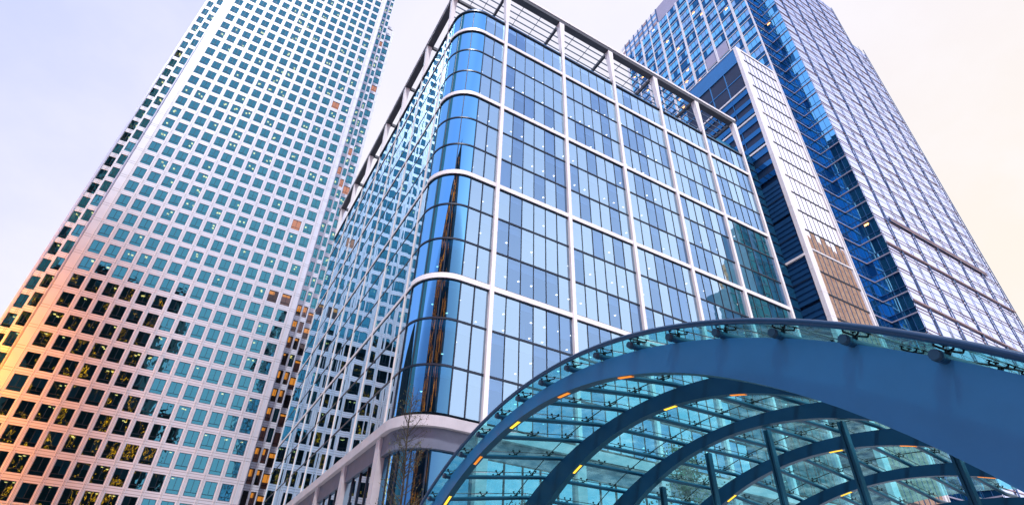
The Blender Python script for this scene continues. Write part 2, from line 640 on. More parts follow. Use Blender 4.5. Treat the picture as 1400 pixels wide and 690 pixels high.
def a_path(full=True):
    p = [(AU, A_END_W, -1, 0), (AU, AW + AR, -1, 0)]
    n = 30
    for i in range(1, n):
        t = math.pi / 2 * i / n
        p.append((AU + AR - AR * math.cos(t), AW + AR - AR * math.sin(t), -math.cos(t), -math.sin(t)))
    p += [(AU + AR, AW, 0, -1), (A_END_U, AW, 0, -1)]
    return p


def build_glass_block():
    root = empty("glass_office_building", (38, 60, 0), "wide blue glass office block with rounded corner and white grid, open pergola on its roof", "office building")
    path = a_path()
    FR, FL = Fr("-y", AW), Fr("-x", AU)
    cols_u = [19.1 + 8.98 * i for i in range(6)]
    cols_w = [42.5 + 9.0 * i for i in range(7)]
    # white bands round the building
    for z in BANDS:
        b = MB()
        if z == BANDS[0]:
            b.sweep(path, -0.3, 0.48, z - 0.82, z - 0.02, 0, False)
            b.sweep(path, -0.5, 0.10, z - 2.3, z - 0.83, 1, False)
            b.build("stone_band", [M["beige"], M["band_recess"]], root)
        else:
            b.sweep(path[1:], -0.1, 0.20, z - 0.25, z + 0.25, 0, False)
            b.sweep(path[1:], -0.1, 0.12, z - 0.34, z - 0.255, 1, False)
            b.sweep(path[1:], -0.1, 0.12, z + 0.255, z + 0.34, 1, False)
            b.sweep(path[:2], -0.1, 0.09, z - 0.16, z + 0.16, 0, False)
            b.sweep(path[:2], -0.1, 0.05, z - 0.24, z - 0.165, 1, False)
            b.sweep(path[:2], -0.1, 0.05, z + 0.165, z + 0.24, 1, False)
            b.build("white_band", [M["white"], M["dark"]], root)
    # dark floor lines
    floors = []
    for i in range(4):
        for k in range(3):
            floors.append((BANDS[i] + k * (BANDS[i + 1] - BANDS[i]) / 3, BANDS[i] + (k + 1) * (BANDS[i + 1] - BANDS[i]) / 3, k))
    floors.append((BANDS[4], A_TOP, 0))
    b = MB()
    for z0, z1, k in floors:
        if k:
            b.sweep(path[1:], -0.1, 0.07, z0 - 0.085, z0 + 0.085, 0)
            b.sweep(path[:2], -0.1, 0.035, z0 - 0.09, z0 + 0.09, 0)
    b.sweep(path, -0.15, 0.16, A_TOP, A_TOP + 0.22, 0)
    b.build("floor_lines", M["dark"], root)
    b = MB()
    b.sweep([(x, y, nx, ny) for x, y, nx, ny in path], -0.30, -0.26, A_TOP + 0.22, A_TOP + 1.1, 0)
    b.build("roof_rail_glass", M["glassC"], root)
    # columns
    for u in cols_u:
        b = MB()
        b.box(u - 0.20, u + 0.20, AW - 0.34, AW + 0.2, BANDS[0] - 0.2, A_TOP + 0.5)
        b.build("white_column", M["white"], root)
    for wv in cols_w:
        b = MB()
        b.box(AU - 0.12, AU + 0.2, wv - 0.065, wv + 0.065, BANDS[0] - 0.2, A_TOP + 0.5)
        b.build("white_column", M["white"], root)

    # glazing, one unit per bay and floor
    def bay(F, a0, a1, z0, z1, k, n, gm, mull=True, blinds=0.25):
        mb, bl = MB(), MB()
        lo = z0 + ((0.34 if F is FR else .24) if k == 0 else 0.09)
        hi = z1 - ((0.34 if F is FR else .24) if abs(z1 - A_TOP) > .1 and k == 2 else 0.09)
        if abs(z1 - A_TOP) < .1:
            hi = z1
        p = (a1 - a0) / n
        for i in range(n):
            x0, x1 = a0 + i * p, a0 + (i + 1) * p
            F.quad(mb, x0, x1, 0, lo, hi, 2 if gm is M["glassA"] and rnd.random() < .33 else 0, 0.008 if F is FR else 0.003)
            if mull and i:
                F.box(mb, x0 - .034, x0 + .034, -.06, .05, lo, hi, 1)
            if rnd.random() < blinds:
                hh = rnd.choice((1, 1, 1, .6, .35))
                F.quad(bl, x0 + .08, x1 - .08, -0.22, hi - .15 - hh * (hi - lo - .2), hi - .15, 2)
        return mb, bl, [gm, M["dark"], M["glassA2"]]
    jobs = []
    for z0, z1, k in floors:
        for i in range(5):
            jobs.append((FR, cols_u[i] + .20, cols_u[i + 1] - .20, z0, z1, k, 6, M["glassA"], True, 0.24))
        for i in range(6):
            jobs.append((FL, cols_w[i] + .065, cols_w[i + 1] - .065, z0, z1, k, 6, M["glassL"], False, 0.04))
    jobs.sort(key=lambda j: -px_size([j[0].p(j[1], 0, j[3]), j[0].p(j[2], 0, j[4])]))
    rest = MB()
    for i, j in enumerate(jobs):
        mb, bl, mats = bay(*j)
        if i < 87:
            wo = mb.build("window", mats, root)
            for fi, fc in enumerate(bl.f):
                sb = MB()
                sb.quad([bl.v[x] for x in fc])
                sb.build("blind", M["blind"], wo)
        else:
            o_ = len(mb.v)
            mb.v += bl.v
            mb.f += [tuple(x + o_ for x in f) for f in bl.f]
            mb.m += [4] * len(bl.m)
            mb.s += bl.s
            o_ = len(rest.v)
            rest.v += mb.v
            rest.f += [tuple(x + o_ for x in f) for f in mb.f]
            rest.m += [x if x else 3 if j[7] is M["glassL"] else 0 for x in mb.m]
            rest.s += mb.s
    o = rest.build("window_field", [M["glassA"], M["dark"], M["glassA2"], M["glassL"], M["blind"]], root)
    o["kind"] = "stuff"
    # curved corner windows, one per floor
    for z0, z1, k in floors:
        mb = MB()
        lo = z0 + (0.36 if k == 0 else 0.11)
        hi = z1 - (0.36 if k == 2 else 0.11)
        if abs(z1 - A_TOP) < .1:
            hi = z1
        # flat panes by the first column
        for a0, a1 in ((AU + AR, AU + AR + 1.34), (AU + AR + 1.34, cols_u[0] - .20)):
            FR.quad(mb, a0, a1, 0, lo, hi, 0, 0.006)
            FR.box(mb, a0 - .05, a0 + .05, -.06, .07, lo, hi, 1)
            if rnd.random() < 0.25:
                FR.quad(mb, a0 + .08, a1 - .08, -.22, lo + .3, hi - .15, 2)
        FL.quad(mb, AW + AR, 42.4, 0, lo, hi, 3, 0.004)
        FL.box(mb, AW + AR - .05, AW + AR + .05, -.06, .07, lo, hi, 1)
        for s in range(3):
            n = 12
            off = rnd.uniform(-.006, .006)
            pl = []
            for i in range(n + 1):
                t = math.pi / 2 * (s + i / n) / 3
                pl.append((AU + AR - (AR + off) * math.cos(t), AW + AR - (AR + off) * math.sin(t)))
            mb.strip([(x, y, hi) for x, y in pl], [(x, y, lo) for x, y in pl], 4, True)
            if s:
                t = math.pi / 2 * s / 3
                c, q = AU + AR - AR * math.cos(t), AW + AR - AR * math.sin(t)
                mb.tube([(c, q, lo), (c, q, hi)], 0.05, 1, 6, False)
        mb.build("corner_window", [M["glassA"], M["dark"], M["blind"], M["glassL"], M["glassC"]], root)
    # floors inside, with ceilings, and the core
    ib = MB()
    inner = [(x - nx * .40, y - ny * .40) for x, y, nx, ny in path]
    poly = inner + [(A_END_U - .2, AW + 8.6), (AU + 8.4, AW + 8.6), (AU + 8.4, A_END_W)]
    for z0, z1, k in floors + [(10.0, 14.2, 1)]:
        if abs(z1 - A_TOP) < .1:
            zb_, zt_ = z1 - 0.5, z1 + 0.1
        else:
            zb_, zt_ = z1 - 0.86, z1 + 0.05
        ib.quad([(x, y, zb_) for x, y in poly], 0)
        ib.quad([(x, y, zt_) for x, y in poly], 0)
        ib.strip([(x, y, zb_) for x, y in inner], [(x, y, zt_) for x, y in inner], 2)
    ib.box(AU + 8.4, A_END_U - .3, AW + 8.6, AW + 20, -H, A_TOP, 1)
    ib.box(AU + 8.4, AU + 20, AW + 8.6, A_END_W - .2, -H, A_TOP, 1)
    ib.box(AU + 1.5, A_END_U - .2, AW + 5.0, A_END_W, A_TOP + 0.12, A_TOP + 0.3, 1)
    ib.box(A_END_U - .18, A_END_U + .1, AW + .25, AW + 30, -H, A_TOP + .4, 1)
    ib.box(AU + .2, AU + 20, A_END_W - .15, A_END_W + .1, -H, A_TOP + .4, 1)
    # a few partitions and round pillars seen behind the panes
    for i in range(26):
        x = rnd.uniform(18, 62)
        fz = rnd.choice(floors)
        ib.box(x, x + .12, AW + 2.0, AW + 8.6, fz[0] + .1, fz[1] - .9, 2)
    ib.build("office_floors", [M["inside"], M["inside_dark"], M["soffit_edge"]], root)
    lb = MB()
    for z0, z1, k in floors:
        zb_ = (z1 - 0.5 if abs(z1 - A_TOP) < .1 else z1 - 0.86) - .02
        for i in range(30):
            u = 16.3 + 1.497 * i + .75
            for wv in (AW + 1.9, AW + 4.6):
                if rnd.random() < (0.45 if u < 45 else 0.22):
                    lb.box(u - .08, u + .08, wv - .08, wv + .08, zb_ - .02, zb_)
        for i in range(8):
            wv = 41.5 + i * 3.1
            if rnd.random() < .6:
                lb.box(AU + 2.2, AU + 2.36, wv, wv + .16, zb_ - .02, zb_)
    o = lb.build("ceiling_lamps", M["lamp_white"], root)
    o["kind"] = "stuff"
    # podium below the stone band: piers and tall shop windows
    for wv in cols_w:
        b = MB()
        b.box(AU - 0.30, AU + 0.6, wv - 0.48, wv + 0.48, -H, BANDS[0] - 0.84)
        b.build("stone_pier", M["beige"], root)
    for u in cols_u:
        b = MB()
        b.box(u - 0.45, u + 0.45, AW - 0.30, AW + 0.6, -H, BANDS[0] - 0.84)
        b.build("stone_pier", M["beige"], root)
    zt = BANDS[0] - 2.3
    for i in range(6):
        mb = MB()
        for k in range(4):
            p = (cols_w[i + 1] - cols_w[i] - .96) / 4
            a0 = cols_w[i] + .48 + k * p
            FL.quad(mb, a0, a0 + p, -.1, -H, zt, 0, .004)
            FL.box(mb, a0 - .04, a0 + .04, -.15, .0, -H, zt, 1)
        mb.build("shop_window", [M["glassL"], M["dark"]], root)
    for i in range(5):
        mb = MB()
        for k in range(5):
            p = (cols_u[i + 1] - cols_u[i] - .9) / 5
            a0 = cols_u[i] + .45 + k * p
            FR.quad(mb, a0, a0 + p, -.1, -H, zt, 0, .004)
            FR.box(mb, a0 - .04, a0 + .04, -.15, .0, -H, zt, 1)
        mb.build("shop_window", [M["glassA"], M["dark"]], root)
    mb = MB()
    R2 = AR - .25
    for s in range(4):
        pl = []
        for i in range(9):
            t = math.pi / 2 * (s + i / 8) / 4
            pl.append((AU + AR - R2 * math.cos(t), AW + AR - R2 * math.sin(t)))
        mb.strip([(x, y, zt) for x, y in pl], [(x, y, -H) for x, y in pl], 0, True)
        mb.tube([(pl[0][0], pl[0][1], -H), (pl[0][0], pl[0][1], zt)], .06, 1, 6, False)
    FR.quad(mb, AU + AR, cols_u[0] - .45, -.25, -H, zt, 0)
    FL.quad(mb, AW + AR, cols_w[0] - .48, -.25, -H, zt, 0)
    mb.build("corner_shop_window", [M["glassC"], M["dark"]], root)

    # roof pergola: tapered posts, edge beam, rafters and louvre slats
    PT = 76.2
    for u in cols_u:
        b = MB()
        z0 = A_TOP + .5
        for (w0, w1, za, zb_) in ((0.23, 0.42, z0, PT),):
            v = [(u - w0, AW - .34, za), (u + w0, AW - .34, za), (u + w0, AW + .2, za), (u - w0, AW + .2, za),
                 (u - w1, AW - .34, zb_), (u + w1, AW - .34, zb_), (u + w1, AW + .5, zb_), (u - w1, AW + .5, zb_)]
            for q in ((0, 3, 2, 1), (4, 5, 6, 7), (0, 1, 5, 4), (1, 2, 6, 5), (2, 3, 7, 6), (3, 0, 4, 7)):
                b.quad([v[i] for i in q])
        b.build("pergola_post", M["white"], root)
    for wv in cols_w:
        b = MB()
        z0 = A_TOP + .5
        v = [(AU - .16, wv - .12, z0), (AU + .25, wv - .12, z0), (AU + .25, wv + .12, z0), (AU - .16, wv + .12, z0),
             (AU - .34, wv - .40, PT), (AU + .4, wv - .40, PT), (AU + .4, wv + .40, PT), (AU - .34, wv + .40, PT)]
        for q in ((0, 3, 2, 1), (4, 5, 6, 7), (0, 1, 5, 4), (1, 2, 6, 5), (2, 3, 7, 6), (3, 0, 4, 7)):
            b.quad([v[i] for i in q])
        b.build("pergola_post", M["white"], root)
    b = MB()
    b.box(AU - .36, A_END_U + .36, AW - .36, AW + .55, PT, PT + 1.15, 0)
    b.box(AU - .40, A_END_U + .40, AW - .42, AW - .365, PT + .78, PT + 1.2, 1)
    b.build("edge_beam", [M["grey_steel"], M["white"]], root)
    b = MB()
    b.box(AU - .36, AU + .55, AW + .56, A_END_W + 2, PT, PT + 1.15, 0)
    b.box(AU - .42, AU - .365, AW + .1, A_END_W + 2, PT + .78, PT + 1.2, 1)
    b.build("edge_beam", [M["grey_steel"], M["white"]], root)
    for i in range(6):
        b = MB()
        u = cols_u[i]
        b.box(u - .16, u + .16, AW + .56, AW + 8.0, PT + .25, PT + .8)
        b.build("rafter", M["grey_steel"], root)
    for wv in cols_w:
        b = MB()
        b.box(AU + .56, AU + (5.9 if wv < 43 else 3.0), wv - .16, wv + .16, PT + .25, PT + .8)
        b.build("rafter", M["grey_steel"], root)
    for i in range(6):
        x0 = AU + .6 if i == 0 else cols_u[i - 1] + .17
        b = MB()
        for k in range(8):
            yy = AW + 1.35 + k * .86
            b.box(x0, cols_u[i] - .17, yy - .05, yy + .05, PT + .42, PT + .60)
        for q in (1, 2):
            xx = x0 + (cols_u[i] - x0) * q / 3
            b.box(xx - .035, xx + .035, AW + .57, AW + 8.0, PT + .605, PT + .66)
        b.build("louvre_slats", M["louvre"], root)


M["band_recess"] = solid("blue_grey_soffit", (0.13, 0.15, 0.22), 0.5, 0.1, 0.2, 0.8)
M["soffit_edge"] = solid("ceiling_edge", (0.85, 0.88, 0.95), 0.7, 0, 0.1, 0.5)
M["louvre"] = solid("blue_grey_louvre", (0.06, 0.11, 0.19), 0.45, 0.3, 0.15, 0.7)
build_glass_block()

# ------------------------------------------------------------------ the slim slab with a white edge
M["glassB"] = glass("silver_panel_glass", None, (0.95, 0.93, 1.0), 0.70, 1.2, 0.003, 0.8, 0.02, body=(0.60, 0.58, 0.66))
M["glassBL"] = glass("deep_blue_glass", None, (0.10, 0.42, 0.85), 0.30, 1.2, 0.003, 0.4, 0.02, body=(0.01, 0.06, 0.16))
M["navy"] = solid("navy_louvre_panel", (0.008, 0.030, 0.085), 0.4, 0.2, 0.3, 0.3)
M["blue_panel"] = solid("blue_fascia_panel", (0.03, 0.22, 0.52), 0.25, 0.3, 0.1, 0.3)


def build_slab():
    root = empty("slab_tower", (79.5, 46, 0), "slim slab of pale silver glass with white edge pier and deep blue louvred flank", "building")
    u0, u1, w0, w1, zt = 73.5, 85.4, 37.7, 53.0, 106.6
    FRb, FLb = Fr("-y", w0), Fr("-x", u0)
    lev = [103.0 - 4.1 * i for i in range(25)]
    mb = MB()
    mb.box(u0 + .35, u1 - .1, w0 + .3, w1, -H, zt - .25)
    mb.build("core_wall", M["navy"], root)
    # white pier on the leading corner, jointed every floor
    mb = MB()
    for i in range(len(lev)):
        z1 = zt if i == 0 else lev[i - 1] - .05
        mb.box(u0 - .10, u0 + 1.25, w0 - .14, w0 + 0.55, lev[i], z1)
    mb.box(u0 - .06, u0 + 1.2, w0 - .1, w0 + 0.5, -H, zt - .1)
    mb.build("corner_pier", M["white"], root)
    mb = MB()
    mb.box(u1 - .45, u1, w0 - .14, w0 + .4, -H, zt)
    mb.build("edge_pier", M["white"], root)
    mb = MB()
    mb.box(u0 + 1.26, u1 - .46, w0 - .12, w0 + .3, zt - .55, zt)
    mb.build("roof_coping", M["white"], root)
    mb = MB()
    mb.box(u0 - .12, u0 + .3, w0 + 0.56, w1, zt - .22, zt)
    mb.build("roof_coping", M["white"], root)
    # front panes: eight per floor
    p = (u1 - .46 - u0 - 1.26) / 8
    for i, z in enumerate([zt] + lev[:-1]):
        zl = lev[i] if i < len(lev) else -H
        mb = MB()
        top = z - (.56 if i == 0 else .13)
        for k in range(8):
            a0 = u0 + 1.26 + k * p
            FRb.quad(mb, a0, a0 + p, 0, zl + .13, top, 0, .006)
            if k:
                FRb.box(mb, a0 - .035, a0 + .035, -.03, .05, zl + .13, top, 2)
        white = i in (12, 16, 8, 4)
        FRb.box(mb, u0 + 1.26, u1 - .46, -.03, .14 if white else .08, zl - .13, zl + .13, 3 if white else 1)
        mb.build("window", [M["glassB"], M["dark"], M["louvre"], M["white"]], root)
    # blue flank: fascia, dark openings with mullions, louvred storeys with white ledges
    mb = MB()
    mb.box(u0 - .02, u0 + .3, w0 + 0.56, w1, 102.0, zt - .23, 0)
    mb.build("blue_fascia", M["blue_panel"], root)
    mb = MB()
    z = 102.0
    for k in range(2):
        FLb.quad(mb, w0 + 0.56, w1, -.15, z - 4.1, z, 0, .01)
        FLb.box(mb, w0 + 0.56, w1, -.3, -.08, z - 4.2, z - 4.0, 1)
        z -= 4.1
    for a in (42.1, 46.0, 49.9):
        FLb.box(mb, a - .10, a + .10, -.3, -.05, 93.9, 102.0, 1)
    mb.build("dark_glazing", [M["navy"], M["blue_panel"]], root)
    for j, zl in enumerate([93.75 - 8.22 * i for i in range(12)]):
        mb = MB()
        if zl > 70:
            for (h0, h1, m) in ((0.25, 1.7, 0), (1.7, 3.5, 1), (3.5, 4.6, 0), (4.6, 6.2, 1), (6.2, 7.4, 0)):
                FLb.box(mb, w0 + 0.56, w1, -.3, -.02 if m == 0 else -.18, zl - h1, zl - h0, m)
            for a in (42.1, 46.0, 49.9):
                FLb.box(mb, a - .06, a + .06, -.3, .02, zl - 7.9, zl - .25, 0)
        else:
            for q in range(16):
                FLb.box(mb, w0 + 0.56, w1, -.3, -.03 if q % 2 else -.10, zl - .25 - (q + 1) * .48, zl - .25 - q * .48, 2)
            FLb.box(mb, w0 + 0.56, w1, -.3, -.01, zl - 4.25, zl - 4.0, 1)
        mb.build("louvre_storey", [M["glassBL"], M["navy"], M["louvre_blue"]], root)
        if j in (0, 1, 2, 5, 8):
            mb = MB()
            FLb.box(mb, w0 + 0.56, w1, -.2, .16, zl - .2, zl + .2)
            mb.build("white_ledge", M["white"], root)
    # lower link wall joining the office block
    mb = MB()
    mb.box(A_END_U + .2, u0 - .03, 41.7, 52, -H, 77.0, 0)
    for q in range(19):
        mb.box(A_END_U + .2, u0 - .03, 41.62, 41.69, 77 - (q + 1) * 4.1, 77 - (q + 1) * 4.1 + .25, 1)
        mb.box(A_END_U + .2, u0 - .03, 41.60, 41.69, 77 - (q + 1) * 4.1 + 1.8, 77 - (q + 1) * 4.1 + 2.0, 1)
    mb.build("link_wall", [M["link_glass"], M["navy"]], root)


M["louvre_blue"] = solid("blue_louvre", (0.012, 0.075, 0.21), 0.35, 0.2, 0.2, 0.4)
M["link_glass"] = glass("link_glass", None, (0.10, 0.40, 0.60), 0.2, 1.2, 0.003, 0.4, 0.02, body=(0.012, 0.07, 0.14))
build_slab()

# ------------------------------------------------------------------ the tall glass tower on the right
M["glassR"] = glass("azure_tower_glass", None, (0.24, 0.70, 1.0), 0.78, 1.2, 0.008, 0.35, 0.01, body=(0.03, 0.25, 0.55))
M["glassR2"] = glass("pale_tower_glass", None, (0.42, 0.72, 1.0), 0.55, 1.2, 0.008, 0.35, 0.01, body=(0.10, 0.28, 0.50))
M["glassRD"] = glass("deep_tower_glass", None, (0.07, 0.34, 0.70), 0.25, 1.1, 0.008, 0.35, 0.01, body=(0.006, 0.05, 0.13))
M["glassRF"] = glass("silver_tower_glass", None, (0.68, 0.75, 1.0), 0.62, 1.2, 0.006, 0.4, 0.02, body=(0.46, 0.48, 0.62))
M["mauve"] = solid("mauve_screen_panel", (0.44, 0.42, 0.55), 0.5, 0.2, 0.08, 0.4)
M["brown_deep"] = solid("brown_louvre", (0.20, 0.12, 0.12), 0.5, 0.1, 0.2, 0.5)
M["pinkish"] = solid("pink_grey_screen", (0.50, 0.36, 0.36), 0.5, 0.1, 0.2, 0.5)
M["rt_blue"] = solid("blue_mullion", (0.05, 0.14, 0.33), 0.4, 0.3, 0.15, 0.5)


def build_right_tower():
    root = empty("glass_tower", (120, 60, 0), "tall blue glass tower with white fins, dark recessed corner and silver right face", "tower")
    uL, wN, uN, wR = 94.0, 41.2, 99.2, 36.7
    wF = 86.7
    z_top, fh = 187.0, 4.155
    FL_, FN1, FN2, FRt = Fr("-x", uL), Fr("-y", wN), Fr("-x", uN), Fr("-y", wR)
    body = MB()
    body.box(uL + .3, 133.0, wN + .3, wF, -H, z_top - .4)
    body.box(uN + .3, 133.0, wR + .3, wN + .31, -H, 178.4)
    body.box(132.9, 139.4, wR + .3, wF - 4, -H, 178.2)
    body.box(139.4, 145.6, wR + .3, wF - 8, -H, 160.0)
    body.build("core_wall", M["rt_blue"], root)
    zc = 178.6                                # top of the glazed storeys
    nfl = 43
    fl = [(zc - (i + 1) * fh, zc - i * fh) for i in range(nfl)]
    fins = [wN + 4.18 * i for i in range(11)] + [wF]
    fins[0] = wN
    units = []
    for z0, z1 in fl:
        for i in range(len(fins) - 1):
            units.append(("L", fins[i], fins[i + 1], z0, z1))
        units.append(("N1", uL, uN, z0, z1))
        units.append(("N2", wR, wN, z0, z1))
    rcols = [99.2, 103.95, 108.3, 112.65, 117.0, 121.35, 125.7, 130.05, 134.4, 138.75, 143.1, 145.7]
    ztops = lambda a: 178.4 if a < 138.7 else 160.2
    for z0, z1 in fl:
        for i in range(len(rcols) - 1):
            if z1 <= ztops(rcols[i]) + .5:
                units.append(("R", rcols[i], rcols[i + 1], z0, z1))
    fr_ = {"L": FL_, "N1": FN1, "N2": FN2, "R": FRt}

    def unit(mb, q):
        s, a0, a1, z0, z1 = q
        F = fr_[s]
        if s == "R":
            # pale vision pane, brown spandrel between two slim rails
            F.quad(mb, a0, a1, 0, z0 + 1.27, z1, 4, .03)
            F.box(mb, a0, a1, -.2, .03, z0 + 0.36, z0 + .52, 5)
            F.quad(mb, a0, a1, -.02, z0 + .54, z0 + 1.1, 4, .02)
            F.box(mb, a0, a1, -.2, .05, z0 + 1.12, z0 + 1.26, 5)
            F.quad(mb, a0, a1, -.02, z0, z0 + .34, 4)
            F.box(mb, a0, a1, -.2, .03, z0 + 2.9, z0 + 2.96, 2)
            return
        n = 3 if s == "L" else 4
        dark = s != "L"
        p = (a1 - a0) / n
        if s == "L":
            for i in range(n):
                x0 = a0 + i * p
                k = rnd.random()
                F.quad(mb, x0, x0 + p, 0, z0 + 1.45, z1 - .12, 0 if k < .55 else 1 if k < .85 else 3, .02)
                if i:
                    F.box(mb, x0 - .04, x0 + .04, -.1, .05, z0 + .3, z1 - .12, 2)
            F.quad(mb, a0, a1, -.02, z0 + .12, z0 + 1.3, 3)
            F.box(mb, a0, a1, -.1, .10, z0 + 1.3, z0 + 1.45, 2)
        else:
            for i in range(n):
                x0 = a0 + i * p
                k = rnd.random()
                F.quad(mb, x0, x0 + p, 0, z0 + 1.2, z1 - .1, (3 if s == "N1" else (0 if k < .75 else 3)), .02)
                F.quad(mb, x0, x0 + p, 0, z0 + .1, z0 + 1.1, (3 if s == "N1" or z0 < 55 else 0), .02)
                if i:
                    F.box(mb, x0 - .03, x0 + .03, -.1, .05, z0 + .1, z1 - .1, 2)
            F.box(mb, a0, a1, -.1, .07, z0 + 1.1, z0 + 1.2, 2)
        F.box(mb, a0, a1, -.1, .16, z0 - .10, z0 + .10, 6 if s == "L" else 7)
        if rnd.random() < (.10 if s == "L" else .06):
            x = rnd.uniform(a0 + .3, a1 - 1.2)
            F.box(mb, x, x + .8, -.02, .06, z0 + 3.35, z0 + 3.65, 8)
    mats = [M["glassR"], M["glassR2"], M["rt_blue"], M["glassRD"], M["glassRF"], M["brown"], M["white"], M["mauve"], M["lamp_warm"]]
    units.sort(key=lambda q: -px_size([fr_[q[0]].p(q[1], 0, q[3]), fr_[q[0]].p(q[2], 0, q[4])]) * (1 if not (q[0] == "L" and q[3] < 50) else 0))
    for q in units[:100]:
        mb = MB()
        unit(mb, q)
        mb.build("window", mats, root)
    mb = MB()
    for q in units[100:]:
        unit(mb, q)
    o = mb.build("window_field", mats, root)
    o["kind"] = "stuff"
    # fins on the left face, every other one broad
    for i, a in enumerate(fins):
        mb = MB()
        wd = .28 if i % 2 else .16
        FL_.box(mb, a - wd, a + wd, .02, .45 if i % 2 else .3, -H, zc + (0 if i < 9 else 0))
        mb.build("white_fin", M["white"], root)
    # fins on the right face
    for i, a in enumerate(rcols):
        mb = MB()
        zt = 178.4 if a < 139 else 160.2
        if i % 2:
            FRt.box(mb, a + .101, a + .23, .10, .16, -H, zt, 1)
            FRt.box(mb, a - .20, a + .10, .10, .22, -H, zt, 0)
        else:
            FRt.box(mb, a - .06, a + .06, .10, .15, -H, zt, 0)
        mb.build("vertical_fin", [M["rt_blue"], M["white"]], root)
    # ledges and a dark plant storey on the right face
    for z in (64.6, 52.2):
        mb = MB()
        FRt.box(mb, uN, 145.7, .11, .30, z - .13, z + .13, 0)
        FRt.box(mb, uN, 145.7, .11, .22, z - .30, z - .14, 1)
        mb.build("ledge", [M["pinkish"], M["brown"]], root)
    mb = MB()
    FRt.box(mb, 105.2, 141.2, .11, .245, 72.1, 73.3, 0)
    for k in range(3):
        FRt.box(mb, 105.2, 141.2, .25, .29, 72.15 + k * .38, 72.35 + k * .38, 1)
    mb.build("plant_louvre", [M["rt_blue"], M["brown"]], root)
    # roof screens over the left face
    mb = MB()
    FL_.box(mb, wN, 70.2, -.3, .06, zc + .1, z_top)
    mb.build("roof_screen", M["mauve"], root)
    mb = MB()
    FL_.box(mb, 70.2, wF, -.3, -.1, zc + .1, z_top, 1)
    for k in range(8):
        a = 70.3 + k * 2.34
        FL_.box(mb, a, a + .35, -.1, .15, zc + .1, z_top + .25, 0)
        for zz in (0.9, 3.9, 6.9):
            FL_.box(mb, a + .4, a + 2.25, -.09, .0, zc + zz, zc + zz + 1.5, 2 if (k * 3 + int(zz)) % 4 else 3)
    mb.build("roof_screen", [M["rt_blue"], M["glassR2"], M["white"], M["pinkish"]], root)
    mb = MB()
    FL_.box(mb, 50.0, 57.6, .10, .2, 137.2, 141.6)  # plain mauve panel on the left face
    mb.build("mauve_panel", M["mauve"], root)


build_right_tower()

# ------------------------------------------------------------------ the station canopy
M["blue_paint"] = solid("blue_grey_painted_steel", (0.045, 0.27, 0.56), 0.42, 0.0, 0.14, 0.9, None, 0.5, 0.05)
M["shaded_blue_paint"] = solid("shaded_blue_steel", (0.010, 0.060, 0.14), 0.45, 0.1, 0.2, 0.8)  # rear ribs' shade put into a darker copy of the blue
M["tube"] = solid("dark_steel_tube", (0.030, 0.11, 0.19), 0.35, 0.3, 0.2, 1.5)
M["fit"] = solid("black_clamp_metal", (0.02, 0.025, 0.03), 0.3, 0.6, 0.2, 2)
M["lamp_yellow"] = emit("yellow_strip_lamp", (1.0, 0.60, 0.05), 1.7)
M["lamp_orange"] = emit("orange_strip_lamp", (1.0, 0.30, 0.04), 1.1)


def canopy_glass():
    m, t, o = new_mat("teal_canopy_glass")
    tr = t.nodes.new("ShaderNodeBsdfTransparent")
    g = t.nodes.new("ShaderNodeBsdfGlossy")
    g.inputs["Color"].default_value = (0.55, 0.95, 0.95, 1)
    g.inputs["Roughness"].default_value = 0.03
    tl = t.nodes.new("ShaderNodeBsdfTranslucent")
    tl.inputs["Color"].default_value = (0.42, 0.85, 0.88, 1)
    st = noise(t, 1.0, 6, 0.65, (2.2, 2.6, 9.0))
    st2 = noise(t, 0.6, 4, 0.6)
    f = mth(t, "MULTIPLY", mth(t, "SUBTRACT", st, 0.42), 2.2, clamp=True)
    f = mth(t, "MULTIPLY_ADD", f, mth(t, "MULTIPLY", st2, 0.55), 0.05, clamp=True)
    t.links.new(mixc(t, st2, (0.07, 0.54, 0.62), (0.32, 0.86, 0.90)), tr.inputs["Color"])
    m1 = t.nodes.new("ShaderNodeMixShader")
    t.links.new(f, m1.inputs[0])
    t.links.new(tr.outputs[0], m1.inputs[1])
    t.links.new(tl.outputs[0], m1.inputs[2])
    fr = t.nodes.new("ShaderNodeFresnel")
    fr.inputs["IOR"].default_value = 1.45
    b = t.nodes.new("ShaderNodeBump")
    b.inputs["Distance"].default_value = 0.02
    b.inputs["Strength"].default_value = 0.6
    t.links.new(noise(t, 1.2, 2), b.inputs["Height"])
    t.links.new(b.outputs[0], g.inputs["Normal"])
    m2 = t.nodes.new("ShaderNodeMixShader")
    t.links.new(mth(t, "MULTIPLY", fr.outputs[0], 0.6, clamp=True), m2.inputs[0])
    t.links.new(m1.outputs[0], m2.inputs[1])
    t.links.new(g.outputs[0], m2.inputs[2])
    t.links.new(m2.outputs[0], o.inputs[0])
    return m


M["canopy"] = canopy_glass()


